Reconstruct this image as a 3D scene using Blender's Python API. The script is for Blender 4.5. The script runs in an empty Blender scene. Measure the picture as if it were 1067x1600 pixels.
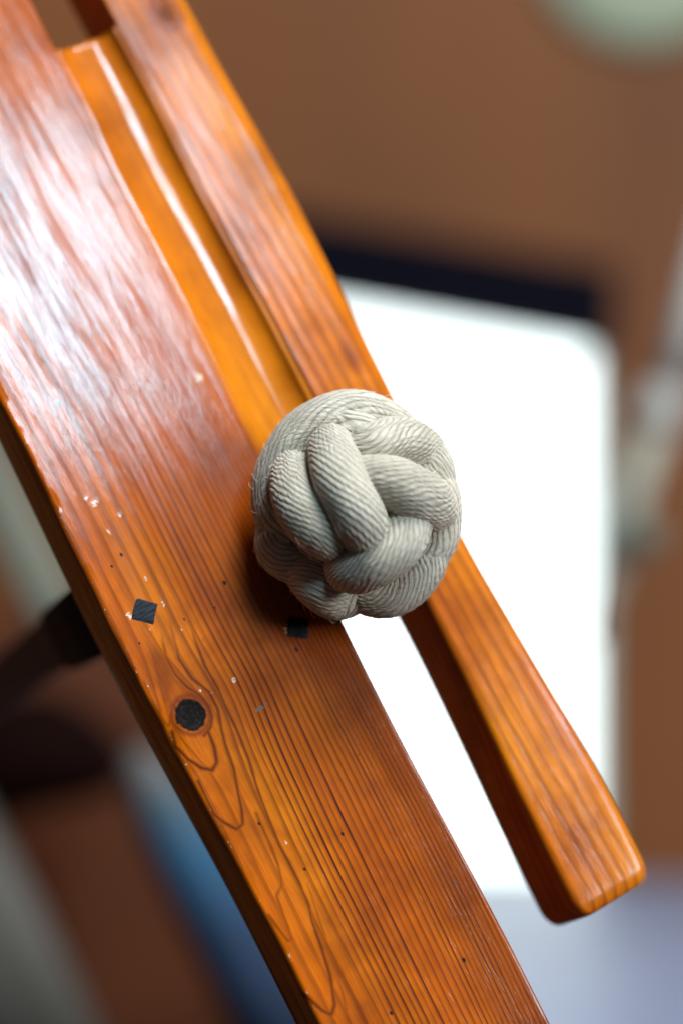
import bpy, math, random
import numpy as np
from mathutils import Vector, Matrix

random.seed(7); RNG = np.random.default_rng(7)
S = bpy.context.scene
C = S.collection

# ------------------------------------------------------------------ camera, world, lights, exposure
CAM = np.array([0.0, 0.0, 1.40])
LENS, SH = 85.0, 36.0
K = SH / LENS / 1600.0                       # tangent per photo pixel
cam_d = bpy.data.cameras.new('camera'); cam = bpy.data.objects.new('camera', cam_d); C.objects.link(cam)
cam.location = CAM; cam.rotation_euler = (math.radians(90), 0, 0)
cam_d.sensor_fit = 'VERTICAL'; cam_d.sensor_height = SH; cam_d.sensor_width = 24; cam_d.lens = LENS
cam_d.clip_start = 0.02; cam_d.clip_end = 50
cam_d.dof.use_dof = True; cam_d.dof.focus_distance = 0.752; cam_d.dof.aperture_fstop = 2.3
S.camera = cam

S.view_settings.view_transform = 'Standard'; S.view_settings.look = 'None'
S.view_settings.exposure = 0.0; S.view_settings.gamma = 1.0
W = bpy.data.worlds.new('World'); S.world = W; W.use_nodes = True
W.node_tree.nodes['Background'].inputs[0].default_value = (0.62, 0.50, 0.48, 1)
W.node_tree.nodes['Background'].inputs[1].default_value = 0.06

def area(name, loc, target, sx, sy, power, col, spread=180):
    l = bpy.data.lights.new(name, 'AREA'); l.shape = 'RECTANGLE'; l.size = sx; l.size_y = sy
    l.energy = power; l.color = col; l.spread = math.radians(spread)
    o = bpy.data.objects.new(name, l); C.objects.link(o); o.location = loc
    o.rotation_euler = (Vector(target) - Vector(loc)).to_track_quat('-Z', 'Y').to_euler()
    return o

BC = (0.0, 0.78, 1.40)                       # about the middle of the board
area('window_light', (0.50, -0.43, 2.52), BC, 0.36, 0.33, 13.5, (0.56, 0.84, 1.0))
area('top_fill', (0.45, 0.30, 2.95), BC, 0.6, 0.6, 41, (0.97, 0.99, 1.0))  # unseen soft fill added overhead for the board and ball
area('side_fill', (1.45, -0.05, 1.9), BC, 0.7, 0.7, 25, (0.93, 0.97, 1.0))  # fill lamp added out of view on the right, brightens ball and arm
area('wall_fill', (0.75, 1.05, 1.35), (0.35, 1.8, 1.25), 0.4, 0.4, 1.3, (1.0, 0.86, 0.72))  # added beyond the frame to light the back wall

S.cycles.use_denoising = True
S.cycles.max_bounces = 6
S.cycles.sample_clamp_indirect = 6

# ------------------------------------------------------------------ helpers
def P(px, py, Y):
    """world point seen at photo pixel (px, py) at depth Y"""
    return Vector((K * (px - 533.5) * Y, Y, CAM[2] - K * (py - 800) * Y))

def mesh_np(name, V, F, mat, parent=None, smooth=True, attrs=None, local=None):
    me = bpy.data.meshes.new(name)
    V = np.asarray(V, dtype=np.float32)
    if isinstance(F, np.ndarray):
        n, k = F.shape
        me.vertices.add(len(V)); me.vertices.foreach_set('co', V.ravel())
        me.loops.add(n * k); me.loops.foreach_set('vertex_index', F.astype(np.int32).ravel())
        me.polygons.add(n); me.polygons.foreach_set('loop_start', np.arange(0, n * k, k, dtype=np.int32))
        me.polygons.foreach_set('loop_total', np.full(n, k, dtype=np.int32))
        me.update(calc_edges=True)
    else:
        me.from_pydata([tuple(map(float, v)) for v in V], [], F)
    me.validate(clean_customdata=False)
    if smooth:
        me.polygons.foreach_set('use_smooth', np.ones(len(me.polygons), dtype=bool))
    for k_, v in (attrs or {}).items():
        at = me.attributes.new(k_, 'FLOAT', 'POINT'); at.data.foreach_set('value', np.asarray(v, dtype=np.float32))
    me.materials.append(mat)
    o = bpy.data.objects.new(name, me); C.objects.link(o)
    if parent is not None: o.parent = parent
    return o

def empty(name, loc=(0, 0, 0), mw=None):
    o = bpy.data.objects.new(name, None); C.objects.link(o); o.empty_display_size = 0.02
    if mw is not None: o.matrix_world = mw
    else: o.location = loc
    return o

def tag(o, label=None, cat=None, group=None, kind=None):
    for k_, v in (('label', label), ('category', cat), ('group', group), ('kind', kind)):
        if v: o[k_] = v
    return o

def ring_faces(ns, nr, closed=True):
    i = np.arange(ns - 1)[:, None]; j = np.arange(nr if closed else nr - 1)[None, :]
    a = i * nr + j; b = i * nr + (j + 1) % nr; c = (i + 1) * nr + (j + 1) % nr; d = (i + 1) * nr + j
    return np.stack([a, b, c, d], -1).reshape(-1, 4)

def hash_noise(x, y, seed=0):
    """smooth 2-D value noise, numpy"""
    def h(i, j):
        v = np.sin(i * 127.1 + j * 311.7 + seed * 74.7) * 43758.5453
        return v - np.floor(v)
    xi, yi = np.floor(x), np.floor(y); fx, fy = x - xi, y - yi
    fx = fx * fx * (3 - 2 * fx); fy = fy * fy * (3 - 2 * fy)
    return (h(xi, yi) * (1 - fx) + h(xi + 1, yi) * fx) * (1 - fy) + (h(xi, yi + 1) * (1 - fx) + h(xi + 1, yi + 1) * fx) * fy

# ------------------------------------------------------------------ node helper
class NT:
    def __init__(s, name):
        s.m = bpy.data.materials.new(name); s.m.use_nodes = True; s.t = s.m.node_tree
        s.b = s.t.nodes['Principled BSDF']
    def n(s, ty, **kw):
        x = s.t.nodes.new(ty)
        for k_, v in kw.items(): setattr(x, k_, v)
        return x
    def l(s, a, b): s.t.links.new(a, b)
    def put(s, sock, v):
        if isinstance(v, bpy.types.NodeSocket): s.l(v, sock)
        else: sock.default_value = v
    def math(s, op, a, b=None, c=None, clamp=False):
        x = s.n('ShaderNodeMath', operation=op, use_clamp=clamp)
        for i, v in enumerate((a, b, c)):
            if v is not None: s.put(x.inputs[i], v)
        return x.outputs[0]
    def attr(s, name):
        return s.n('ShaderNodeAttribute', attribute_name=name).outputs['Fac']
    def coords(s, scale=(1, 1, 1)):
        tc = s.n('ShaderNodeTexCoord'); mp = s.n('ShaderNodeMapping'); mp.inputs['Scale'].default_value = scale
        s.l(tc.outputs['Object'], mp.inputs['Vector']); return mp.outputs[0]
    def noise(s, vec, scale, detail=3, rough=0.55, dist=0):
        x = s.n('ShaderNodeTexNoise'); x.inputs['Scale'].default_value = scale; x.inputs['Detail'].default_value = detail
        x.inputs['Roughness'].default_value = rough; x.inputs['Distortion'].default_value = dist
        if vec is not None: s.l(vec, x.inputs['Vector'])
        return x.outputs[0]
    def ramp(s, fac, stops, interp='LINEAR'):
        x = s.n('ShaderNodeValToRGB'); cr = x.color_ramp; cr.interpolation = interp
        while len(cr.elements) < len(stops): cr.elements.new(0.5)
        for e, (p, c) in zip(cr.elements, stops):
            e.position = p; e.color = (c, c, c, 1) if isinstance(c, (int, float)) else (*c, 1)
        s.l(fac, x.inputs[0]); return x.outputs[0]
    def mix(s, fac, a, b, mode='MIX'):
        x = s.n('ShaderNodeMix', data_type='RGBA', blend_type=mode)
        s.put(x.inputs[0], fac)
        for i, v in ((6, a), (7, b)):
            if isinstance(v, tuple): v = (*v, 1) if len(v) == 3 else v
            s.put(x.inputs[i], v)
        return x.outputs[2]
    def bump(s, h, dist, strength=1.0, normal=None):
        x = s.n('ShaderNodeBump'); x.inputs['Strength'].default_value = strength; x.inputs['Distance'].default_value = dist
        s.l(h, x.inputs['Height'])
        if normal is not None: s.l(normal, x.inputs['Normal'])
        return x.outputs[0]

def plain(name, col, rough=0.6, metallic=0.0, var=0.12, scale=12, bump=0.0, vec=(1, 1, 1)):
    t = NT(name); v = t.coords(vec); f = t.noise(v, scale, 4)
    dark = tuple(c * (1 - var) for c in col); lite = tuple(min(1, c * (1 + var)) for c in col)
    t.l(t.ramp(f, [(0.3, dark), (0.7, lite)]), t.b.inputs['Base Color'])
    t.b.inputs['Roughness'].default_value = rough; t.b.inputs['Metallic'].default_value = metallic
    t.b.inputs['Specular IOR Level'].default_value = 0.25
    if bump: t.l(t.bump(f, bump), t.b.inputs['Normal'])
    return t.m

# ------------------------------------------------------------------ varnished pine
# mesh space of every wooden part: x across the grain, y along it (down the board), z out of the face, metres
def wood(name, light, mid, dark, line_amt=0.8, coat=1.0, coat_rough=0.115, bump=0.00005):
    t = NT(name)
    ring = t.attr('ring'); extra = t.attr('line'); knot = t.attr('knot'); scuff_glint = t.attr('scuff_glint'); speck = t.attr('speck'); tone = t.attr('tone')
    vf = t.coords((1.0, 0.045, 1.0)); vm = t.coords((1.0, 0.16, 1.0)); v1 = t.coords()
    fine = t.noise(vf, 1500, 3, 0.65)                     # fibres
    streak = t.noise(vf, 420, 3, 0.6)
    wob = t.noise(vm, 60, 3, 0.5)
    blot = t.noise(vm, 26, 3, 0.55)
    blot2 = t.noise(v1, 22, 4, 0.6)
    r = t.math('ADD', ring, t.math('MULTIPLY', t.math('SUBTRACT', wob, 0.5), 0.75))
    r = t.math('ADD', r, t.math('MULTIPLY', t.math('SUBTRACT', streak, 0.5), 0.16))
    fr = t.math('FRACT', r)
    late = t.ramp(fr, [(0.0, 0.12), (0.06, 0.0), (0.30, 0.05), (0.58, 0.40), (0.76, 1.0), (0.92, 1.0), (1.0, 0.12)])
    # each ring its own strength
    fl = t.math('FLOOR', r)
    wn = t.n('ShaderNodeTexWhiteNoise', noise_dimensions='1D'); t.l(fl, wn.inputs['W'])
    late = t.math('MULTIPLY', late, t.math('ADD', t.math('MULTIPLY', wn.outputs['Value'], 0.7), 0.55))
    late = t.math('MULTIPLY', late, t.math('ADD', t.math('MULTIPLY', streak, 0.55), 0.5))
    late = t.math('MULTIPLY', late, t.attr('grainamt'))
    late = t.math('MAXIMUM', late, extra, clamp=True)
    base = t.mix(t.ramp(blot, [(0.33, 0.0), (0.68, 1.0)]), mid, light)
    base = t.mix(tone, base, tuple(c * f for c, f in zip(light, (1.25, 1.75, 2.2))))       # yellow stripe
    base = t.mix(t.math('MULTIPLY', t.ramp(blot2, [(0.44, 0.0), (0.66, 1.0)]), 0.75), base, tuple(c * 0.5 for c in mid))
    col = t.mix(t.math('MULTIPLY', late, line_amt), base, dark)
    hz = t.attr('heart_shade')
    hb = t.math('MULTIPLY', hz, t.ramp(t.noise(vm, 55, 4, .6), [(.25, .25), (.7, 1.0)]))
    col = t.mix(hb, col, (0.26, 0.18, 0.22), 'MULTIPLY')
    col = t.mix(t.math('MULTIPLY', t.ramp(fine, [(0.35, 1.0), (0.6, 0.0)]), 0.30), col, tuple(c * 0.42 for c in mid))
    # reddish rim and black centre of knots
    col = t.mix(t.ramp(knot, [(0.10, 0.0), (0.38, 0.8), (0.5, 0.4)]), col, (0.13, 0.018, 0.004))
    kn = t.math('ADD', knot, t.math('MULTIPLY', t.math('SUBTRACT', t.noise(v1, 500, 3), 0.5), 0.3))
    col = t.mix(t.ramp(kn, [(0.50, 0.0), (0.62, 1.0)]), col, t.mix(t.ramp(t.noise(v1, 700, 3), [(.5, 0.0), (.62, 1.0)]), (0.004, 0.003, 0.003), (0.018, 0.009, 0.007)))
    # worn lacquer and paint flecks, with small glints painted pale among them
    fl2 = t.noise(t.coords((1.0, 0.6, 1.0)), 1500, 4, .75)
    sc = t.math('GREATER_THAN', t.math('MULTIPLY', scuff_glint, t.math('POWER', t.math('MULTIPLY', fl2, 1.9), 3.0)), 0.62)
    col = t.mix(sc, col, (0.62, 0.52, 0.40))
    col = t.mix(t.ramp(speck, [(0.35, 0.0), (0.6, 1.0)]), col, (0.012, 0.008, 0.007))
    col = t.mix(t.math('GREATER_THAN', t.math('MULTIPLY', t.attr('dull'), fl2), 0.26), col, (0.17, 0.10, 0.07))
    t.l(col, t.b.inputs['Base Color'])
    rr = t.math('ADD', 0.34, t.math('MULTIPLY', blot2, 0.16))
    t.l(rr, t.b.inputs['Roughness'])
    t.b.inputs['Specular IOR Level'].default_value = 0.05
    t.l(t.math('MULTIPLY', t.ramp(knot, [(.45, 1.0), (.6, .05)]), t.math('MULTIPLY', coat, t.ramp(t.math('ADD', t.math('MULTIPLY', streak, .42), t.math('MULTIPLY', t.noise(vm, 130, 5, .7), .58)), [(.42, .25), (.54, 1.0)]))), t.b.inputs['Coat Weight'])
    cr = t.math('ADD', coat_rough - 0.04, t.math('MULTIPLY', t.noise(vm, 90, 4), 0.09))
    t.l(cr, t.b.inputs['Coat Roughness'])
    h = t.math('SUBTRACT', t.math('MULTIPLY', streak, 0.9), t.math('MULTIPLY', late, 0.35))
    h = t.math('ADD', h, t.math('MULTIPLY', fine, 0.9))
    h = t.math('ADD', h, t.math('MULTIPLY', scuff_glint, 0.8))
    nb = t.bump(h, bump)
    t.l(nb, t.b.inputs['Normal']); 
    nc = t.bump(t.math('ADD', h, t.math('MULTIPLY', t.noise(vm, 900, 3, .6), 1.0)), bump * 0.9)
    t.l(nc, t.b.inputs['Coat Normal'])
    return t.m

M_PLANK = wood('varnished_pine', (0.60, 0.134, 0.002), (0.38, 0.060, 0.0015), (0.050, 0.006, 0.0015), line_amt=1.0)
M_ARM = wood('varnished_pine_arm', (0.66, 0.165, 0.004), (0.42, 0.072, 0.002), (0.09, 0.012, 0.002), line_amt=0.75)
M_COVE = wood('varnished_pine_channel', (0.56, 0.155, 0.004), (0.46, 0.100, 0.003), (0.25, 0.05, 0.005), line_amt=0.25, coat_rough=0.06, bump=0.000012)

# ------------------------------------------------------------------ frame of the leaning wooden piece
u2 = np.array([0.452, 0, -0.892]); v2 = np.array([0.892, 0, 0.452])
TH, PH = math.radians(22), math.radians(8)
N = np.array([0, -1.0, 0]) + math.tan(TH) * v2 - math.tan(PH) * u2; N /= np.linalg.norm(N)
U = u2 - (u2 @ N) * N; U /= np.linalg.norm(U)          # down the board
Vx = np.cross(U, N); Vx /= np.linalg.norm(Vx)
if Vx @ v2 < 0: Vx = -Vx
O = np.array([0.0, 0.785, 1.40])
FRAME = Matrix(((Vx[0], U[0], N[0], O[0]), (Vx[1], U[1], N[1], O[1]), (Vx[2], U[2], N[2], O[2]), (0, 0, 0, 1)))
FLIP = np.dot(np.cross(Vx, U), N) < 0

def loc(px, py, c=0.0):
    """board coordinates (across, along) of a photo pixel on the plane c above the face"""
    d = np.array([K * (px - 533.5), 1.0, -K * (py - 800)])
    o = O + c * N
    t_ = ((o - CAM) @ N) / (d @ N)
    p = CAM + t_ * d - O
    return p @ Vx, p @ U
def edge(pts, c=0.0):
    q = np.array([loc(x, y, c) for x, y in pts]); q = q[np.argsort(q[:, 1])]
    return lambda a: np.interp(a, q[:, 1], q[:, 0])
def smooth_edge(pts, c=0.0, w=0.006):
    f = edge(pts, c)
    return lambda a: sum(f(a + d * w) for d in np.linspace(-1, 1, 9)) / 9

T = 0.027
E_LB = smooth_edge([(-414, -220), (-20, 573), (0, 613), (180, 990), (290, 1196), (376, 1350), (452, 1500), (560, 1715)], w=.02)
E_LL = smooth_edge([(-420, -220), (-310, 10), (-60, 505), (0, 625), (50, 720), (100, 833), (150, 932), (170, 978), (200, 1035), (230, 1092), (247, 1120),
             (263, 1152), (285, 1194), (323, 1264), (380, 1370), (440, 1480), (480, 1562), (560, 1725)], w=0.003)
E_LR = smooth_edge([(-30, -160), (47, -6), (82, 66), (135, 168), (182, 272), (235, 372), (280, 458), (350, 600), (402, 702), (535, 968), (570, 1040),
             (605, 1110), (650, 1197), (700, 1290), (750, 1385), (800, 1480), (860, 1600), (925, 1725)])
E_RL = smooth_edge([(95, -130), (162, 0), (187, 45), (235, 130), (300, 262), (350, 356), (400, 446), (450, 540), (480, 600), (560, 750), (672, 950), (760, 1130), (830, 1282), (912, 1446), (960, 1542)], w=.016)
E_RR = smooth_edge([(225, -130), (300, 0), (330, 60), (375, 140), (430, 235), (468, 300), (500, 368), (540, 447), (575, 518), (610, 588), (640, 647), (720, 825),
             (790, 945), (860, 1065), (905, 1140), (935, 1192), (975, 1272), (1014, 1350), (1060, 1440)], w=0.018)

KN = loc(298, 1117)                       # the black knot
def poly_dist(X, Y, pts):
    d = np.full(X.shape, 9.0); q = np.array([loc(*p) for p in pts])
    for (x0, y0), (x1, y1) in zip(q[:-1], q[1:]):
        dx, dy = x1 - x0, y1 - y0; L = dx * dx + dy * dy
        m = (X > min(x0, x1) - .004) & (X < max(x0, x1) + .004) & (Y > min(y0, y1) - .004) & (Y < max(y0, y1) + .004)
        xs, ys = X[m], Y[m]
        s_ = np.clip(((xs - x0) * dx + (ys - y0) * dy) / L, 0, 1)
        d[m] = np.minimum(d[m], np.hypot(xs - x0 - s_ * dx, ys - y0 - s_ * dy))
    return d
def Z4(*p): return [(100 + x / 2, 1000 + y / 2) for x, y in p]
GRAIN_LINES = [                            # traced growth rings round and under the knot: (points, width m, strength)
    (Z4((340, 286), (352, 330), (388, 372), (430, 400), (464, 407), (478, 382), (470, 335), (452, 288)), .00060, .95),
    (Z4((420, 440), (470, 545), (500, 570), (540, 592), (560, 574), (556, 530), (545, 480), (530, 400), (505, 330), (492, 280), (480, 215), (455, 165), (400, 120), (360, 60), (340, -20), (325, -110), (300, -190)), .00060, .9),
    (Z4((740, 1095), (775, 1128), (808, 1158), (835, 1172), (846, 1140), (832, 1050), (805, 960), (775, 880), (765, 830), (738, 765), (700, 690), (672, 640), (640, 560), (606, 470), (576, 370), (540, 280), (505, 210), (480, 150), (440, 80), (410, 0), (385, -90)), .00058, .9),
    (Z4((640, 860), (700, 940), (712, 935), (690, 870), (664, 800), (682, 765), (668, 700), (645, 640), (615, 575), (600, 540)), .0005, .7),
    (Z4((285, -230), (300, -60), (318, 50), (348, 108), (385, 148), (425, 172), (452, 208), (463, 240), (458, 275), (438, 300)), .00055, .9),
    (Z4((250, 130), (290, 215), (330, 270), (335, 235), (350, 195), (385, 180), (430, 182), (452, 215)), .0003, .6),
    (Z4((800, 1300), (850, 1250), (880, 1230), (890, 1190), (870, 1100), (840, 1000), (806, 900), (790, 850), (760, 760)), .00035, .5),
]
SPECKS = [(351, 911, .0007), (288, 968, .0004), (317, 1000, .0003), (535, 1303, .0006), (476, 1358, .0005), (611, 1583, .0006), (175, 885, .0005), (190, 867, .0006),
          (218, 1005, .0004), (336, 950, .0004), (405, 1287, .0005), (724, 1500, .0007), (463, 1015, .0007), (260, 700, .0004), (130, 905, .0003), (560, 1180, .0003)]
SCUFF_GLINTS = [(148, 787, .0015, .0012), (136, 780, .0008, .0006), (311, 590, .0018, .0022), (188, 806, .0006, .0008), (366, 1062, .0010, .0010), (447, 1317, .0004, .0009), (170, 832, .0005, .0013), (202, 962, .0009, .0022), (255, 944, .0006, .0012),
          (236, 984, .0007, .0006), (449, 988, .0007, .0022), (285, 985, .0004, .0006),
          (312, 1080, .0008, .0006), (330, 1083, .0005, .0006), (230, 1070, .0004, .0008), (228, 905, .0005, .0012)]
DULLS = [(405, 1108, .0020, .0009), (92, 630, .0011, .0018), (415, 1100, .001, .0006)]

def board_fields(X, Y, seed):
    """growth-ring coordinate and marks of the wide plank"""
    kx, ky = KN
    lx = X - (E_LL(Y))                                   # distance from the left edge
    dx, dy = X - kx, Y - ky
    w = 0.0062 * np.exp(-(dy / 0.020) ** 2)
    s = np.sqrt(np.maximum(dx * dx - w * w, 0))
    xe = kx + np.sign(dx) * s
    le = xe - kx + (kx - E_LL(ky)) + 0.050 * (Y - ky)     # rings lie a few degrees off the edge
    le = le + 0.0016 * (hash_noise(X * 35, Y * 9, seed) - .5) * 2
    wid = np.clip(le, -.02, .11)
    # spacing: 5 mm at the left, 2 mm in the middle, 1.4 mm at the right
    r = np.where(wid < .022, wid / .0046, .022 / .0046 + (wid - .022) / (.0022))
    r = r + np.maximum(wid - .05, 0) / .0052
    r = r * 1.0 + 7
    # a second soft knot hidden under the gloss, up left
    return r, lx

def wood_attrs(V, kind, seed=0):
    X, Y = V[:, 0].astype(float), V[:, 1].astype(float); n = len(X)
    z = np.zeros(n); A = dict(line=z.copy(), knot=z.copy(), scuff_glint=z.copy(), speck=z.copy(), dull=z.copy(), heart_shade=z.copy(), tone=z.copy(), grainamt=np.ones(n))
    if kind == 'plank':
        r, lx = board_fields(X, Y, seed); A['ring'] = r - V[:, 2] / .004
        d = np.hypot((X - KN[0]) * 1.0, (Y - KN[1]) * 0.93) + .0004 * (hash_noise(X * 900, Y * 900, 3) - .5)
        A['knot'] = np.clip(1 - (d - .0026) / .0052, 0, 1)
        front = V[:, 2] > -.003
        for pts, wd, st in GRAIN_LINES:
            pd = poly_dist(X, Y, pts); wv = wd * (0.7 + .6 * hash_noise(X * 300, Y * 300, 5))
            A['line'] = np.maximum(A['line'], np.where(front, st * np.clip((Y - KN[1] + .034) / .018, 0, 1) * np.exp(-(pd / wv) ** 2), 0))
        ga = 0.55 + 0.45 * np.clip((r - 9.5) / 3.0, 0, 1)
        below = np.clip((Y - KN[1] + .02) / .02, 0, 1)
        A['grainamt'] = ga * below + (1 - below) * (0.35 + .45 * ga)
        A['tone'] = 0.6 * np.exp(-((lx - .018 - .04 * np.clip(Y - KN[1], 0, 1)) / .011) ** 2) * np.exp(-((Y - KN[1] - .02) / .085) ** 2) * (0.5 + 0.7 * hash_noise(X * 120, Y * 25, 9))
        for px, py, rad in SPECKS:
            x, y = loc(px, py); A['speck'] = np.maximum(A['speck'], np.where(front, np.exp(-((X - x) ** 2 + ((Y - y) * .75) ** 2) / rad ** 2), 0))
        for px, py, rx, ry in SCUFF_GLINTS:
            x, y = loc(px, py); A['scuff_glint'] = np.maximum(A['scuff_glint'], np.where(front, np.exp(-(((X - x) / rx) ** 2 + ((Y - y) / ry) ** 2)), 0))
        for px, py, rx, ry in DULLS:
            x, y = loc(px, py); A['dull'] = np.maximum(A['dull'], np.where(front, np.exp(-(((X - x) / rx) ** 2 + ((Y - y) / ry) ** 2)), 0))
        A['heart_shade'] = np.clip((lx - .040) / .025 + .5 * (hash_noise(X * 60, Y * 14, 31) - .5), 0, 1) * np.clip((Y + .03) / .09, 0, 1) * .95  # darker lower right: heartwood tone plus light falloff put into the colour
        # lacquer worn off along the arris
        ed = np.exp(-((lx - .0012) / .0004) ** 2) * (hash_noise(X * 10, Y * 260, 11) > .62) * hash_noise(X * 1500, Y * 900, 12)
        A['scuff_glint'] = np.maximum(A['scuff_glint'], ed * .8 * (V[:, 2] > -.002))
    else:
        wob = .0014 * (hash_noise(X * 30, Y * 8, seed) - .5)
        sp = .0042 if kind == 'arm' else .0055
        A['ring'] = (X + wob + .02 * Y) / sp + 3 - V[:, 2] / .006
        A['grainamt'] = np.full(n, .8)
        if kind == 'arm':
            k2 = loc(262, 22); d = np.hypot(X - k2[0], (Y - k2[1]) * .8)
            A['knot'] = np.clip(.72 - (d - .001) / .010, 0, .57)
            k3 = loc(548, 558); d = np.hypot(X - k3[0], (Y - k3[1]) * .45)
            A['knot'] = np.maximum(A['knot'], np.clip(.40 - d / .012, 0, .3))
            pd = poly_dist(X, Y, [(290, 60), (330, 120), (380, 200), (410, 255), (450, 320)])
            A['line'] = np.maximum(A['line'], .75 * np.exp(-(pd / .0016) ** 2) * hash_noise(X * 200, Y * 60, 8))
            pd = poly_dist(X, Y, [(700, 940), (780, 1070), (840, 1180), (890, 1270)])
            A['line'] = np.maximum(A['line'], .6 * np.exp(-(pd / .0018) ** 2) * hash_noise(X * 200, Y * 40, 8))
            A['tone'] = .55 * hash_noise(X * 90 + 5, Y * 22, 4) ** 1.5
        else:
            A['tone'] = .45 * np.clip((Y + .09) / .08, 0, 1) * np.ones(n)
    return A

def section(bl, br, rl, rr, nf, T_, zf=0.0, prof=None, nb=6, blb=None):
    """closed cross-section (x, z), front face first; rl, rr are the radii of the left and right arris"""
    pts = []
    for t_ in np.linspace(0, 1, nb, endpoint=False):       # left arris: side -> front
        a_ = math.pi - t_ * math.pi / 2
        pts.append((bl + rl + rl * math.cos(a_), zf - rl + rl * math.sin(a_)))
    for t_ in np.linspace(0, 1, nf):
        x = bl + rl + (br - bl - rl - rr) * t_
        pts.append((x, zf + (prof(t_) if prof else 0)))
    for t_ in np.linspace(0, 1, nb + 1)[1:]:
        a_ = math.pi / 2 - t_ * math.pi / 2
        pts.append((br - rr + rr * math.cos(a_), zf - rr + rr * math.sin(a_)))
    rb = .0015
    for f in (.25, .5, .75): pts.append((br, zf - rr + (-T_ + rb - zf + rr) * f))
    for t_ in (0, .5, 1):
        a_ = -t_ * math.pi / 2; pts.append((br - rb + rb * math.cos(a_), -T_ + rb + rb * math.sin(a_)))
    b0_ = bl; bl = bl if blb is None else blb
    for f in np.linspace(0, 1, 8)[1:-1]: pts.append((br - rb + (bl - br + 2 * rb) * f, -T_))
    for t_ in (0, .5, 1):
        a_ = -math.pi / 2 - t_ * math.pi / 2; pts.append((bl + rb + rb * math.cos(a_), -T_ + rb + rb * math.sin(a_)))
    for f in (.2, .4, .6, .8): pts.append((bl + (b0_ - bl) * f, -T_ + rb + (zf - rl + T_ - rb) * f))
    return pts

def loft(name, ys, sec, mat, parent, kind, shape=None, seed=0):
    rings = [sec(y) for y in ys]; nr = len(rings[0]); ns = len(ys)
    V = np.array([[x, y, z] for y, r in zip(ys, rings) for x, z in r])
    if shape: V = shape(V)
    F = ring_faces(ns, nr)
    # end caps as quads fans to a centre vertex
    c0, c1 = V[:nr].mean(0), V[-nr:].mean(0)
    V = np.vstack([V, c0, c1]); i0, i1 = len(V) - 2, len(V) - 1
    F = [tuple(f) for f in F.tolist()]
    F += [(i0, (j + 1) % nr, j) for j in range(nr)]
    b = (ns - 1) * nr
    F += [(i1, b + j, b + (j + 1) % nr) for j in range(nr)]
    if not FLIP: F = [f[::-1] for f in F]
    return mesh_np(name, V, F, mat, parent, True, wood_attrs(V, kind, seed))

root = empty('wooden_fork', mw=FRAME)
tag(root, 'forked bar of orange varnished pine with a black knot and square pegs', 'wooden bar')

# ---- wide plank
PLUGS = [(loc(227, 956), .0049, 42), (loc(466, 981), .0048, 34)]
def shape_plank(V):
    X, Y, Zc = V[:, 0], V[:, 1], V[:, 2]
    f = Zc > -.006
    d = np.hypot(X - KN[0], Y - KN[1])
    dz = -.00012 * np.clip((.0046 - d) / .0016, 0, 1)
    dz += .00045 * (hash_noise(X * 22, Y * 7, 2) - .5)
    lx = X - E_LL(Y)
    # bruised arris by the knot
    dent = np.exp(-((Y - KN[1] - .004) / .007) ** 2) * np.clip((.005 - lx) / .005, 0, 1)
    dent2 = np.clip((.003 - lx) / .003, 0, 1) * np.clip(hash_noise(X * 3, Y * 160, 21) - .55, 0, 1) * 2
    dz -= .0016 * dent + .0008 * dent2
    V[:, 2] += np.where(f, dz, 0)
    return V
ya, yb = loc(-330, -40)[1] - .03, loc(860, 1600)[1] + .035
ys = np.arange(ya, yb, .0006)
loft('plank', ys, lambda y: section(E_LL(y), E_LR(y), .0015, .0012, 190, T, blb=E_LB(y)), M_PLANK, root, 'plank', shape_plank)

# ---- narrow arm on the right with its rounded end
y_end = loc(966, 1404)[1]; y0 = loc(262, -60)[1] - .04
ys = np.concatenate([np.arange(y0, y_end - .008, .0011), y_end - .008 * (1 - np.sin(np.linspace(0, 1, 16) * math.pi / 2))])
def sec_arm(y):
    bl, br = E_RL(y), E_RR(y); rr = .0062 if y < loc(640, 650)[1] else .0042; rl = .0010 if y < loc(520, 700)[1] else .0022
    k = max(0, (y - (y_end - .008)) / .008); e = 1 - math.sqrt(max(0, 1 - k * k))
    bl += .0045 * e; br -= .0028 * e
    Tt = .030 - .003 * e
    # hollow worn in the back of the inner side towards the end
    pts = section(bl, br, rl, rr, 46, Tt, zf=-.0022 * e)
    return pts
loft('arm', ys, sec_arm, M_ARM, root, 'arm', seed=5)

# ---- coved channel between them
yt, yb2 = loc(135, 58)[1], loc(560, 905)[1]
def sec_cove(y):
    bl, br = E_LR(y) - .0004, E_RL(y) + .0004
    w = br - bl
    def prof(t_):
        lip = .075
        if t_ < lip or t_ > 1 - lip: return 0.0
        q = (t_ - lip) / (1 - 2 * lip) * 2 - 1
        q = (q - .12 * (1 - q * q))
        return -.0036 * math.sqrt(max(0, 1 - q * q)) ** 1.1
    return section(bl, br, .0003, .0003, 64, T - .003, zf=-.0009, prof=prof, nb=2)
loft('channel', np.arange(yt, yb2, .0015), sec_cove, M_COVE, root, 'cove', seed=9)

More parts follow.
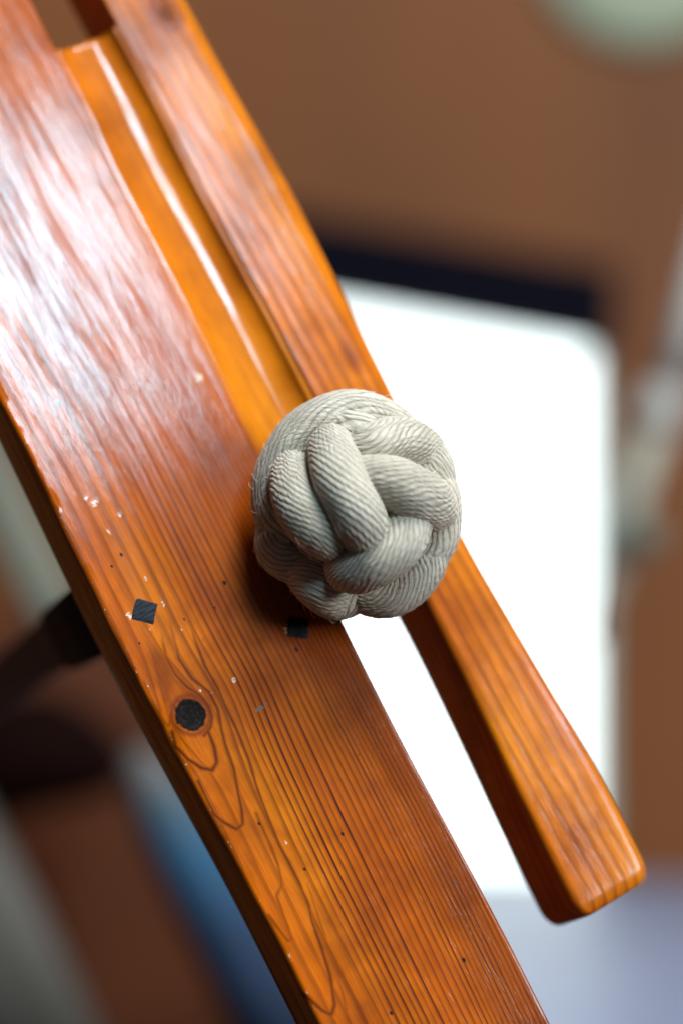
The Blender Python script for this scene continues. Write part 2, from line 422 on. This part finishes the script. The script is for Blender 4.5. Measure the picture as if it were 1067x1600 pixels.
# ---- black square pegs
M_PEG = NT('black_peg'); t = M_PEG
v = t.coords(); f = t.noise(v, 420, 4)
t.l(t.ramp(f, [(0.35, (0.006, 0.006, 0.009)), (0.7, (0.014, 0.014, 0.02)), (0.82, (0.05, 0.05, 0.06))]), t.b.inputs['Base Color'])
t.b.inputs['Roughness'].default_value = 0.35; t.b.inputs['Specular IOR Level'].default_value = .12; t.l(t.bump(t.noise(t.coords((.25, 1, 1)), 900, 3), .0002), t.b.inputs['Normal'])
M_PEG = t.m
def peg(c, h, ang):
    n = 18; V = []; a_ = math.radians(ang)
    g = np.linspace(-1, 1, n)
    for j in g:
        for i in g:
            z = .0002 - .0007 * max(abs(i), abs(j)) ** 8 + .0001 * float(hash_noise(np.array(i * 1.2 + 9), np.array(j * 1.1 + 4), 3))
            x, y = i * h * (1 + .05 * j), j * h
            V.append((c[0] + x * math.cos(a_) - y * math.sin(a_), c[1] + x * math.sin(a_) + y * math.cos(a_), z))
    rim = [i for i in range(n)] + [n * k + n - 1 for k in range(1, n)] + [n * (n - 1) + k for k in range(n - 2, -1, -1)] + [n * k for k in range(n - 2, 0, -1)]
    b = len(V)
    for i in rim: V.append((V[i][0], V[i][1], -.006))
    F = [(j * n + i, j * n + i + 1, (j + 1) * n + i + 1, (j + 1) * n + i) for j in range(n - 1) for i in range(n - 1)]
    m = len(rim)
    F += [(rim[k], b + k, b + (k + 1) % m, rim[(k + 1) % m]) for k in range(m)]
    F.append(tuple(b + k for k in range(m)))
    if FLIP: F = [f_[::-1] for f_ in F]
    o = mesh_np('square_peg', V, F, M_PEG, root, False); return o
p1 = peg(*PLUGS[0]); p1['label'] = 'chipped black square peg near the left edge'
p2 = peg(*PLUGS[1]); p2['label'] = 'black square peg half shaded by the rope ball'

# ---- stretcher leaving the back of the plank to the left
def tube_between(name, pts, rad, mat, parent=None, n=20, attrs=False, square=False, caps=True):
    pts = [np.array(p, float) for p in pts]; V = []; m = len(pts)
    rad = rad if isinstance(rad, (list, tuple)) else [rad] * m
    for i, p in enumerate(pts):
        d = pts[min(i + 1, m - 1)] - pts[max(i - 1, 0)]; d /= np.linalg.norm(d)
        s_ = np.cross(d, (0, 1, 0)); s_ /= np.linalg.norm(s_); w_ = np.cross(s_, d)
        for k in range(n):
            a_ = 2 * math.pi * k / n; ca, sa = math.cos(a_), math.sin(a_)
            if square: 
                e = .35; ca = math.copysign(abs(ca) ** e, ca); sa = math.copysign(abs(sa) ** e, sa)
            V.append(p + rad[i] * (ca * s_ + sa * w_))
    F = [tuple(f) for f in ring_faces(m, n).tolist()]
    F.append(tuple(range(n))[::-1]); F.append(tuple((m - 1) * n + k for k in range(n)))
    return mesh_np(name, V, F, mat, parent, True)
M_DARKWOOD = plain('grey_brown_wood', (0.14, 0.085, 0.08), 0.6, var=.3, scale=30)
M_BRACK = plain('dark_bracket', (0.020, 0.010, 0.010), 0.7)
inv = FRAME.inverted()
def to_board(p): return inv @ Vector(p)
b0, b1 = P(150, 968, .835), P(-90, 1120, 1.35)
tube_between('stretcher', [to_board(b0.lerp(b1, q)) for q in (-.12, 0, .3, .6, 1)], .0105, M_DARKWOOD, root, n=32, square=True)

tube_between('bracket', [to_board(b0.lerp(b1, q)) for q in (-.10, -.02, .055, .06)], [.0125, .0125, .0125, .0115], M_BRACK, root, n=32, square=True)
# ------------------------------------------------------------------ rope ball
CB = .021
cb = loc(557, 792, CB); BCW = O + cb[0] * Vx + cb[1] * U + CB * N     # ball centre, world
def zpt(zx, zy, R, back=False):
    """point at distance R from the ball centre, seen at the close-up pixel (zx, zy)"""
    px, py = 370 + zx / 2.808, 590 + zy / 2.808
    d = np.array([K * (px - 533.5), 1.0, -K * (py - 800)]); d /= np.linalg.norm(d)
    oc = BCW - CAM; tm = oc @ d; perp2 = oc @ oc - tm * tm
    if perp2 >= R * R:
        q = CAM + tm * d - BCW; return q / np.linalg.norm(q) * R
    hgt = math.sqrt(R * R - perp2)
    return CAM + (tm + (hgt if back else -hgt)) * d - BCW

M_ROPE = NT('natural_rope'); t = M_ROPE
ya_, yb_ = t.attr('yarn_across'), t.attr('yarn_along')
comb = t.n('ShaderNodeCombineXYZ'); t.l(ya_, comb.inputs[0]); t.l(t.math('MULTIPLY', yb_, 0.25), comb.inputs[1]); t.l(t.attr('seed'), comb.inputs[2])
fib = t.noise(comb.outputs[0], 5.0, 5, .7)
comb2 = t.n('ShaderNodeCombineXYZ'); t.l(t.math('ADD', t.math('MULTIPLY', ya_, 1.0), t.math('MULTIPLY', yb_, 1.6)), comb2.inputs[0]); t.l(t.math('MULTIPLY', yb_, .35), comb2.inputs[1]); t.l(t.attr('seed'), comb2.inputs[2])
ply = t.noise(comb2.outputs[0], 3.2, 3, .6)
vr = t.coords(); dirt_shade = t.noise(vr, 130, 4, .6); tint = t.noise(vr, 38, 3)
col = t.mix(t.ramp(fib, [(.3, 0.0), (.7, 1.0)]), (0.62, 0.56, 0.44), (0.97, 0.93, 0.80))
col = t.mix(t.ramp(tint, [(.38, 0.0), (.66, .45)]), col, (0.50, 0.41, 0.29))
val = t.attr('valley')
col = t.mix(t.math('MULTIPLY', val, t.ramp(dirt_shade, [(.42, 0.6), (.62, 1.0)])), col, (0.19, 0.125, 0.075))  # yarn valleys darkened: brown dirt and crease shade painted together
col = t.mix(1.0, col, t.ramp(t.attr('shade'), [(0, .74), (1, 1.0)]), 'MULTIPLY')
fleck = t.noise(comb.outputs[0], 14.0, 3, .6)
col = t.mix(t.ramp(fleck, [(.60, 0.0), (.70, .6)]), col, (0.24, 0.13, 0.07))
mot = t.noise(comb2.outputs[0], 1.1, 4, .7)
col = t.mix(t.ramp(mot, [(.38, .40), (.55, 0.0)]), col, (0.42, 0.36, 0.27))
t.l(col, t.b.inputs['Base Color']); t.b.inputs['Roughness'].default_value = .85
t.b.inputs['Sheen Weight'].default_value = .25; t.b.inputs['Sheen Roughness'].default_value = .5
t.b.inputs['Specular IOR Level'].default_value = .25
h = t.math('ADD', fib, t.math('MULTIPLY', ply, 1.0)); h = t.math('ADD', h, t.math('MULTIPLY', t.noise(vr, 1600, 3, .7), .5))
t.l(t.bump(h, .0006, 1.0), t.b.inputs['Normal']); M_ROPE = t.m

knot = empty('rope_ball', loc=tuple(BCW))
tag(knot, 'off-white rope tied in a round ball knot sitting against the pine bar', 'rope knot')

def catmull(Q, n):
    Q = np.array(Q); Qe = np.vstack([2 * Q[0] - Q[1], Q, 2 * Q[-1] - Q[-2]]); out = []
    m = len(Q) - 1
    for s_ in np.linspace(0, m, n):
        i = min(int(s_), m - 1); f_ = s_ - i; p0, p1, p2, p3 = Qe[i:i + 4]
        out.append(.5 * ((2 * p1) + (-p0 + p2) * f_ + (2 * p0 - 5 * p1 + 4 * p2 - p3) * f_ ** 2 + (-p0 + 3 * p1 - 3 * p2 + p3) * f_ ** 3))
    return np.array(out)
SID = [0]
def strand(ctrl, n_y=25, pitch=.060, flat=1.0, amp=.00060, sgn=-1.0):
    """ctrl: (zx, zy, R mm, radius mm[, back]); one lay of the rope with twisted yarns as real ridges"""
    SID[0] += 1
    Q = [np.append(zpt(c[0], c[1], c[2] / 1000, len(c) > 4 and c[4]), c[3] / 1000) for c in ctrl]
    Q = catmull(Q, 400)
    seg = np.linalg.norm(np.diff(Q[:, :3], axis=0), axis=1); s_ = np.concatenate([[0], np.cumsum(seg)])
    n = max(40, int(s_[-1] / .00032)); ss = np.linspace(0, s_[-1], n)
    Pp = np.stack([np.interp(ss, s_, Q[:, i]) for i in range(3)], 1); rr = np.interp(ss, s_, Q[:, 3])
    Tn = np.gradient(Pp, axis=0); Tn /= np.linalg.norm(Tn, axis=1)[:, None]
    Rn = Pp / np.linalg.norm(Pp, axis=1)[:, None]
    Nn = Rn - (Rn * Tn).sum(1)[:, None] * Tn; Nn /= np.linalg.norm(Nn, axis=1)[:, None]
    Bn = np.cross(Tn, Nn)
    m = 240; ph = np.linspace(0, 2 * math.pi, m, endpoint=False)
    PH_, SS = np.meshgrid(ph, ss)
    seed = SID[0] * 3.7
    wobble = .30 * (hash_noise(SS * 90, np.cos(PH_) * 2 + seed, 1) - .5) + .22 * (hash_noise(SS * 300, np.sin(PH_) * 4 + seed, 4) - .5)
    wobble += .55 * (hash_noise(PH_ * n_y / 6.283 * .8 + SS * 30, SS * 60 + seed, 8) - .5)
    psi = n_y * (PH_ / (2 * math.pi) + sgn * SS / pitch) + 1.25 * wobble + seed
    fr = psi - np.floor(psi); yid = np.mod(np.floor(psi), n_y)
    e = np.sqrt(np.clip(1 - (2 * fr - 1) ** 2, 0, 1))
    yh = np.sin(yid * 12.9 + seed) * .5 + .5
    disp = amp * (e ** .65) * (.72 + .5 * yh) - amp * .5
    disp = disp + .00035 * (hash_noise(SS * 140, PH_ * 1.3 + seed, 6) - .5)
    disp = disp + .00007 * np.sin(2 * math.pi * (SS / .0017 * (1 + .0 * fr) + fr * 1.3 + yid * .37)) * e * (.5 + hash_noise(SS * 500, psi * 1.0, 14))
    r = rr[:, None] + disp
    cx, sx = np.cos(PH_), np.sin(PH_)
    V = Pp[:, None, :] + (r * cx)[..., None] * Bn[:, None, :] + (r * sx * flat)[..., None] * Nn[:, None, :]
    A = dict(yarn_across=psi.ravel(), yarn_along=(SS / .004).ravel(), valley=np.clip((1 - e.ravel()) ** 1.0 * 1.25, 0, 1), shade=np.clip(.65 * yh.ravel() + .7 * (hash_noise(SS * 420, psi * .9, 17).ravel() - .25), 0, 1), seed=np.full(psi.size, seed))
    F = ring_faces(n, m)
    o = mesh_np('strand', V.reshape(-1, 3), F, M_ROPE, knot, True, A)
    return o, V

STR = []
def s(*a, **k): STR.append(strand(*a, **k))
# outer bands lying against the wood, upper left and top
s([(150, 760, 21, 8.5), (110, 600, 24, 8.5), (125, 420, 25, 9), (230, 230, 26, 9.8), (400, 130, 27, 10), (560, 130, 27, 9.6), (720, 220, 25, 8.5), (860, 330, 21, 7)], n_y=28, pitch=.17)
s([(190, 640, 21, 6), (190, 480, 24.5, 6.8), (250, 320, 25.5, 7.4), (400, 225, 26, 7.8), (540, 235, 24.5, 7.2), (640, 300, 19, 6)], n_y=20, pitch=.15)
# right side behind
s([(880, 330, 22, 7), (960, 480, 25, 7.5), (985, 640, 25.3, 8), (960, 790, 25, 8.5), (890, 930, 23, 7)], n_y=24, pitch=.11)
# upper right pair
s([(500, 350, 17, 6), (580, 315, 23.5, 7), (700, 280, 26, 7.6), (815, 305, 26.6, 7.8), (900, 385, 26, 7.3), (940, 480, 23.5, 6.8), (930, 590, 16, 6)], pitch=.055)
s([(510, 440, 18, 6), (585, 440, 24, 7.0), (700, 470, 26.8, 8.1), (815, 530, 27, 8.2), (895, 595, 24.3, 7.2), (905, 670, 17, 6)], pitch=.06)
# centre front
s([(405, 230, 17, 5), (415, 300, 23.5, 7.0), (450, 420, 26.6, 8.2), (512, 560, 26.8, 8.5), (555, 660, 24.7, 7.8), (580, 750, 18, 6)], pitch=.062)
# left front
s([(300, 305, 16, 5), (262, 390, 23.4, 6.3), (258, 500, 25.8, 7.5), (310, 615, 26.5, 8.0), (385, 695, 24.6, 7.2), (450, 745, 17, 5.5)], pitch=.055)
# lower centre
s([(400, 835, 17, 5), (485, 850, 25.2, 6.6), (590, 820, 28.0, 7.5), (690, 745, 27.6, 7.9), (745, 650, 24.0, 7.6), (755, 560, 18, 6.5)], pitch=.055)
# lower right
s([(440, 985, 18, 6), (555, 1005, 26.2, 7.0), (680, 1000, 29.0, 7.8), (800, 930, 28.2, 8.0), (880, 805, 26.0, 7.6), (905, 700, 23, 6.8), (890, 600, 16, 6)], pitch=.055)
# lower left
s([(245, 755, 18, 5.5), (295, 830, 25.2, 6.6), (355, 905, 28, 7.3), (435, 970, 28.6, 7.5), (510, 1010, 25.5, 6.8), (570, 1035, 17, 5.5)], pitch=.055)
s([(190, 590, 18, 6), (145, 690, 25.3, 7.0), (130, 780, 27, 7.8), (150, 875, 25.6, 7.6), (215, 965, 22.6, 7.0), (300, 1010, 17, 5)], pitch=.075)
# hidden lays at the back that close the ball
s([(200, 250, 20, 10, True), (350, 600, 21, 10, True), (600, 900, 20, 10, True)], n_y=20)
s([(750, 200, 20, 10, True), (700, 600, 21, 10, True), (400, 950, 20, 9, True)], n_y=20)
core = bpy.data.meshes.new('core')
import bmesh
bm = bmesh.new(); bmesh.ops.create_icosphere(bm, subdivisions=4, radius=.0245); bm.to_mesh(core); bm.free()
M_CORE = plain('rope_core', (0.22, 0.18, 0.13), .9, scale=300)
core.materials.append(M_CORE); co = bpy.data.objects.new('core', core); C.objects.link(co); co.parent = knot
core.polygons.foreach_set('use_smooth', np.ones(len(core.polygons), dtype=bool))

# loose fibres standing off the yarns
V, F = [], []
for o, G in STR[:11]:
    n, m, _ = G.shape
    for _ in range(200):
        i = RNG.integers(3, n - 3); j = RNG.integers(0, m)
        p = G[i, j]; out = p - G[i].mean(0); out /= np.linalg.norm(out)
        if p @ (CAM - BCW) < 0: continue
        tg = G[i + 2, (j + 3) % m] - p; tg /= np.linalg.norm(tg)
        L = .0008 + RNG.random() ** 2.5 * .0045; w_ = .00008
        side = np.cross(out, tg); k0 = len(V); curl = RNG.normal(0, .4)
        for q in range(6):
            f_ = q / 5; c = p + tg * L * f_ + out * L * (.35 * math.sin(f_ * 2.2)) + side * L * curl * f_ * f_ - out * .0001
            ww = w_ * (1 - .7 * f_)
            V += [c + side * ww, c - side * ww * .5 + out * ww, c - side * ww * .5 - out * ww]
        for q in range(5):
            for e in range(3):
                a_ = k0 + q * 3 + e; b_ = k0 + q * 3 + (e + 1) % 3
                F.append((a_, b_, b_ + 3, a_ + 3))
M_FIB = plain('loose_fibre', (0.78, 0.72, 0.60), .7, scale=50)
fo = mesh_np('fibres', V, F, M_FIB, knot, True); fo['kind'] = 'stuff'

# ------------------------------------------------------------------ what stands behind, out of focus
def slab(name, x0, x1, y0, y1, z0, z1, mat, parent=None, bev=.004):
    bm = bmesh.new(); bmesh.ops.create_cube(bm, size=1)
    for v_ in bm.verts: v_.co = Vector(((x0 + x1) / 2 + v_.co.x * (x1 - x0), (y0 + y1) / 2 + v_.co.y * (y1 - y0), (z0 + z1) / 2 + v_.co.z * (z1 - z0)))
    if bev: bmesh.ops.bevel(bm, geom=bm.edges[:], offset=bev, segments=3, affect='EDGES', profile=.6)
    me = bpy.data.meshes.new(name); bm.to_mesh(me); bm.free(); me.materials.append(mat)
    me.polygons.foreach_set('use_smooth', np.ones(len(me.polygons), dtype=bool))
    o = bpy.data.objects.new(name, me); C.objects.link(o); o.parent = parent; return o

YW = 1.80
M_WALL = plain('brown_wood_wall', (0.150, 0.048, 0.010), .6, var=.25, scale=3, vec=(1, 1, .35))
# wall with a real opening: raked head, plumb right jamb
WL, WR, WB = P(430, 0, YW).x, P(946, 0, YW).x, P(0, 1392, YW).z
ZTL, ZTR = P(430, 410, YW).z, P(946, 535, YW).z
def prism(name, poly, y0, y1, mat, parent=None):
    n = len(poly); V = [(x, y0, z) for x, z in poly] + [(x, y1, z) for x, z in poly]
    F = [tuple(range(n)), tuple(range(2 * n - 1, n - 1, -1))] + [(i, i + n, (i + 1) % n + n, (i + 1) % n) for i in range(n)]
    F = [f_[::-1] for f_ in F]
    return mesh_np(name, V, F, mat, parent, False)
X0, X1, Z0, Z1 = -1.2, 1.2, .2, 2.6
V = []; outer = [(X0, Z0), (X1, Z0), (X1, Z1), (X0, Z1)]; inner = [(WL, WB), (WR, WB), (WR, ZTR), (WL, ZTL)]
for y in (YW, YW + .06):
    V += [(x, y, z) for x, z in outer] + [(x, y, z) for x, z in inner]
F = []
for i in range(4):
    j = (i + 1) % 4
    F += [(i, j, 4 + j, 4 + i), (8 + i, 12 + i, 12 + j, 8 + j), (4 + i, 4 + j, 12 + j, 12 + i), (i, 8 + i, 8 + j, j)]
wall = tag(mesh_np('wall', V, F, M_WALL, None, False), kind='structure')

M_SKY = NT('overcast_sky'); t = M_SKY; em = t.n('ShaderNodeEmission'); em.inputs[0].default_value = (.93, .98, 1, 1); em.inputs[1].default_value = 3.4
t.l(em.outputs[0], t.t.nodes['Material Output'].inputs[0]); M_SKY = t.m
sky = mesh_np('sky', [(-2.5, 4.2, -1), (2.5, 4.2, -1), (2.5, 4.2, 4), (-2.5, 4.2, 4)], [(0, 1, 2, 3)], M_SKY, None, False); tag(sky, kind='structure')

win = empty('window', loc=((WL + WR) / 2, YW, WB)); tag(win, 'bright window with a slanting black top rail behind the rope ball', 'window')
def rel(o):
    o.parent = win; o.matrix_parent_inverse = Matrix.Translation(-Vector(win.location)); return o
M_BLACK = plain('black_rail', (0.004, 0.004, 0.008), .9); M_BLACK.node_tree.nodes['Principled BSDF'].inputs['Specular IOR Level'].default_value = .03
M_JAMB = plain('pale_green_jamb', (0.42, 0.47, 0.40), .5)
th = P(0, 0, YW).z - P(0, 72, YW).z
rel(prism('head_rail', [(WL - .02, ZTL + .012), (WL - .02, ZTL + .012 - th * .0), (WR + .006, ZTR + .045), (WR + .006, ZTR + .0), (WL - .02, ZTL - .045)][0:0] or
          [(WL - .02, ZTL - .020), (WR + .004, ZTR - .008), (WR + .006, ZTR + .052), (WL - .02, ZTL + .040)], YW - .03, YW + .03, M_BLACK))
rel(prism('jamb', [(WR - .009, WB), (WR - .001, WB), (WR - .001, ZTR - .006), (WR - .009, ZTR - .006)], YW + .005, YW + .05, M_JAMB))
rel(prism('sill', [(WL, WB + .001), (WR - .010, WB + .001), (WR - .010, WB + .010), (WL, WB + .010)], YW + .005, YW + .05, M_JAMB))
M_GLASS = NT('window_glass'); t = M_GLASS
tr = t.n('ShaderNodeBsdfTransparent'); tr.inputs[0].default_value = (.95, .98, .97, 1); gl = t.n('ShaderNodeBsdfGlossy'); gl.inputs['Roughness'].default_value = .02
fz = t.n('ShaderNodeFresnel'); mx = t.n('ShaderNodeMixShader'); t.l(fz.outputs[0], mx.inputs[0]); t.l(tr.outputs[0], mx.inputs[1]); t.l(gl.outputs[0], mx.inputs[2])
t.l(mx.outputs[0], t.t.nodes['Material Output'].inputs[0]); M_GLASS = t.m
rel(prism('pane', [(WL, WB + .010), (WR - .009, WB + .010), (WR - .009, ZTR - .005), (WL, ZTL - .021)], YW + .025, YW + .029, M_GLASS))

M_BENCH = plain('lavender_paint', (0.21, 0.245, 0.36), .45, var=.08, scale=6)
bz = P(0, 1372, YW).z
bench = slab('bench', P(560, 0, YW).x, 1.1, 1.18, YW - .004, bz - .05, bz, M_BENCH, None, .012)
tag(bench, 'pale lavender painted bench top below the window', 'bench')

# round pale green dish on the wall, top right
def lathe(name, prof, mat, loc_, axis='y', n=64, parent=None):
    V = []; 
    for r, d in prof:
        for k in range(n):
            a_ = 2 * math.pi * k / n; V.append((r * math.cos(a_), d, r * math.sin(a_)))
    F = [tuple(f) for f in ring_faces(len(prof), n).tolist()] + [tuple(range(n))[::-1], tuple((len(prof) - 1) * n + k for k in range(n))]
    o = mesh_np(name, V, F, mat, parent, True); o.location = loc_; return o
M_DISH = plain('pale_green_enamel', (0.27, 0.31, 0.22), .6, var=.06)
dc = P(1000, -92, YW - .004); R_ = K * 168 * YW
dish = empty('round_disc', loc=dc); tag(dish, 'round pale green disc on the brown wall, cut off by the top edge', 'lamp')
lathe('shade', [(R_ * .02, -.014), (R_ * .5, -.013), (R_ * .8, -.010), (R_ * .97, -.004), (R_, 0), (R_ * .98, .003)], M_DISH, (0, 0, 0), parent=dish)

# jointed grey arm on the right
M_GREY = plain('grey_green_metal', (0.26, 0.26, 0.21), .6)
M_GREY2 = plain('pale_grey_plastic', (0.36, 0.36, 0.34), .6)
M_KNOB = plain('dark_green_knob', (0.10, 0.11, 0.085), .5)
armr = empty('jointed_arm', loc=P(1030, 640, 1.38)); tag(armr, 'slim grey jointed arm with a sleeve and knob at the right edge', 'lamp arm')
def rp(px, py, Y=1.38): return P(px, py, Y) - Vector(armr.location)
tube_between('rod', [rp(1130, 330), rp(1085, 480), rp(1045, 610)], .010, M_GREY2, armr)
tube_between('sleeve', [rp(1043, 596), rp(1036, 620), rp(1026, 655), rp(1021, 676)], [.008, .0125, .0125, .009], M_GREY2, armr)
tube_between('lower_rod', [rp(1024, 670), rp(985, 780), rp(955, 880), rp(937, 960), rp(926, 1000)], [.0085, .010, .0085, .0055, .003], M_GREY, armr)
o = lathe('knob', [(.002, -.012), (.010, -.010), (.0125, 0), (.010, .008), (.003, .012)], M_KNOB, (0, 0, 0), parent=armr, n=24); o.location = rp(1000, 838, 1.36)

# left background
M_POLE = plain('grey_green_post', (0.17, 0.17, 0.13), .8)
post = tube_between('grey_post', [P(-150, 470, 1.25), P(-20, 730, 1.25), P(75, 925, 1.25), P(110, 1000, 1.25)], .013, M_POLE, n=24, square=True); tag(post, 'pale grey-green post just left of the bar, beside its upper edge', 'post')
M_POLE2 = plain('grey_plank', (0.09, 0.085, 0.075), .8)
post2 = tube_between('grey_plank', [P(-150, 1200, 1.3), P(-20, 1450, 1.3), P(95, 1680, 1.3)], .028, M_POLE2, n=24, square=True); tag(post2, 'dull grey plank crossing the bottom left corner', 'plank')
M_BLUE = NT('blue_cloth'); t = M_BLUE; tc = t.n('ShaderNodeTexCoord'); sp = t.n('ShaderNodeSeparateXYZ'); t.l(tc.outputs['Generated'], sp.inputs[0])
t.l(t.ramp(sp.outputs[2], [(.0, (.004, .012, .035)), (.45, (.005, .024, .065)), (.70, (.014, .08, .16)), (.84, (.05, .09, .12)), (.93, (.12, .115, .11))]), t.b.inputs['Base Color']); t.b.inputs['Roughness'].default_value = .8; M_BLUE = t.m
roll = tube_between('blue_roll', [P(212, 1172, 1.3), P(228, 1200, 1.3), P(262, 1265, 1.3), P(315, 1370, 1.3), P(385, 1510, 1.3), P(465, 1670, 1.3)], [.005, .012, .018, .021, .022, .022], M_BLUE, n=28)
tag(roll, 'blue cloth roll with a pale tip behind the lower left edge of the bar', 'cloth roll')
M_BAG = plain('black_cloth', (0.007, 0.0025, 0.002), .9); M_BAG.node_tree.nodes['Principled BSDF'].inputs['Specular IOR Level'].default_value = .02
bag = empty('dark_cushion', loc=P(20, 1190, 1.45)); 
bm = bmesh.new(); bmesh.ops.create_icosphere(bm, subdivisions=4, radius=1)
for v_ in bm.verts: v_.co = Vector((v_.co.x * .078, v_.co.y * .05, v_.co.z * .038 + .005 * math.sin(v_.co.x * 4)))
me = bpy.data.meshes.new('dark_cushion'); bm.to_mesh(me); bm.free(); me.materials.append(M_BAG); bpy.data.objects.remove(bag)
bag = bpy.data.objects.new('dark_cushion', me); C.objects.link(bag); bag.location = P(0, 1185, 1.45); tag(bag, 'black cushion low at the left edge above the brown panel', 'cushion')
M_PAN = plain('red_brown_panel', (0.085, 0.022, 0.006), .6, var=.2, scale=8)
pan = slab('brown_panel', P(-250, 0, 1.55).x, P(480, 0, 1.55).x, 1.55, 1.58, P(0, 1750, 1.55).z, P(0, 960, 1.55).z, M_PAN); tag(pan, 'dark red-brown wooden panel filling the lower left background', 'panel')
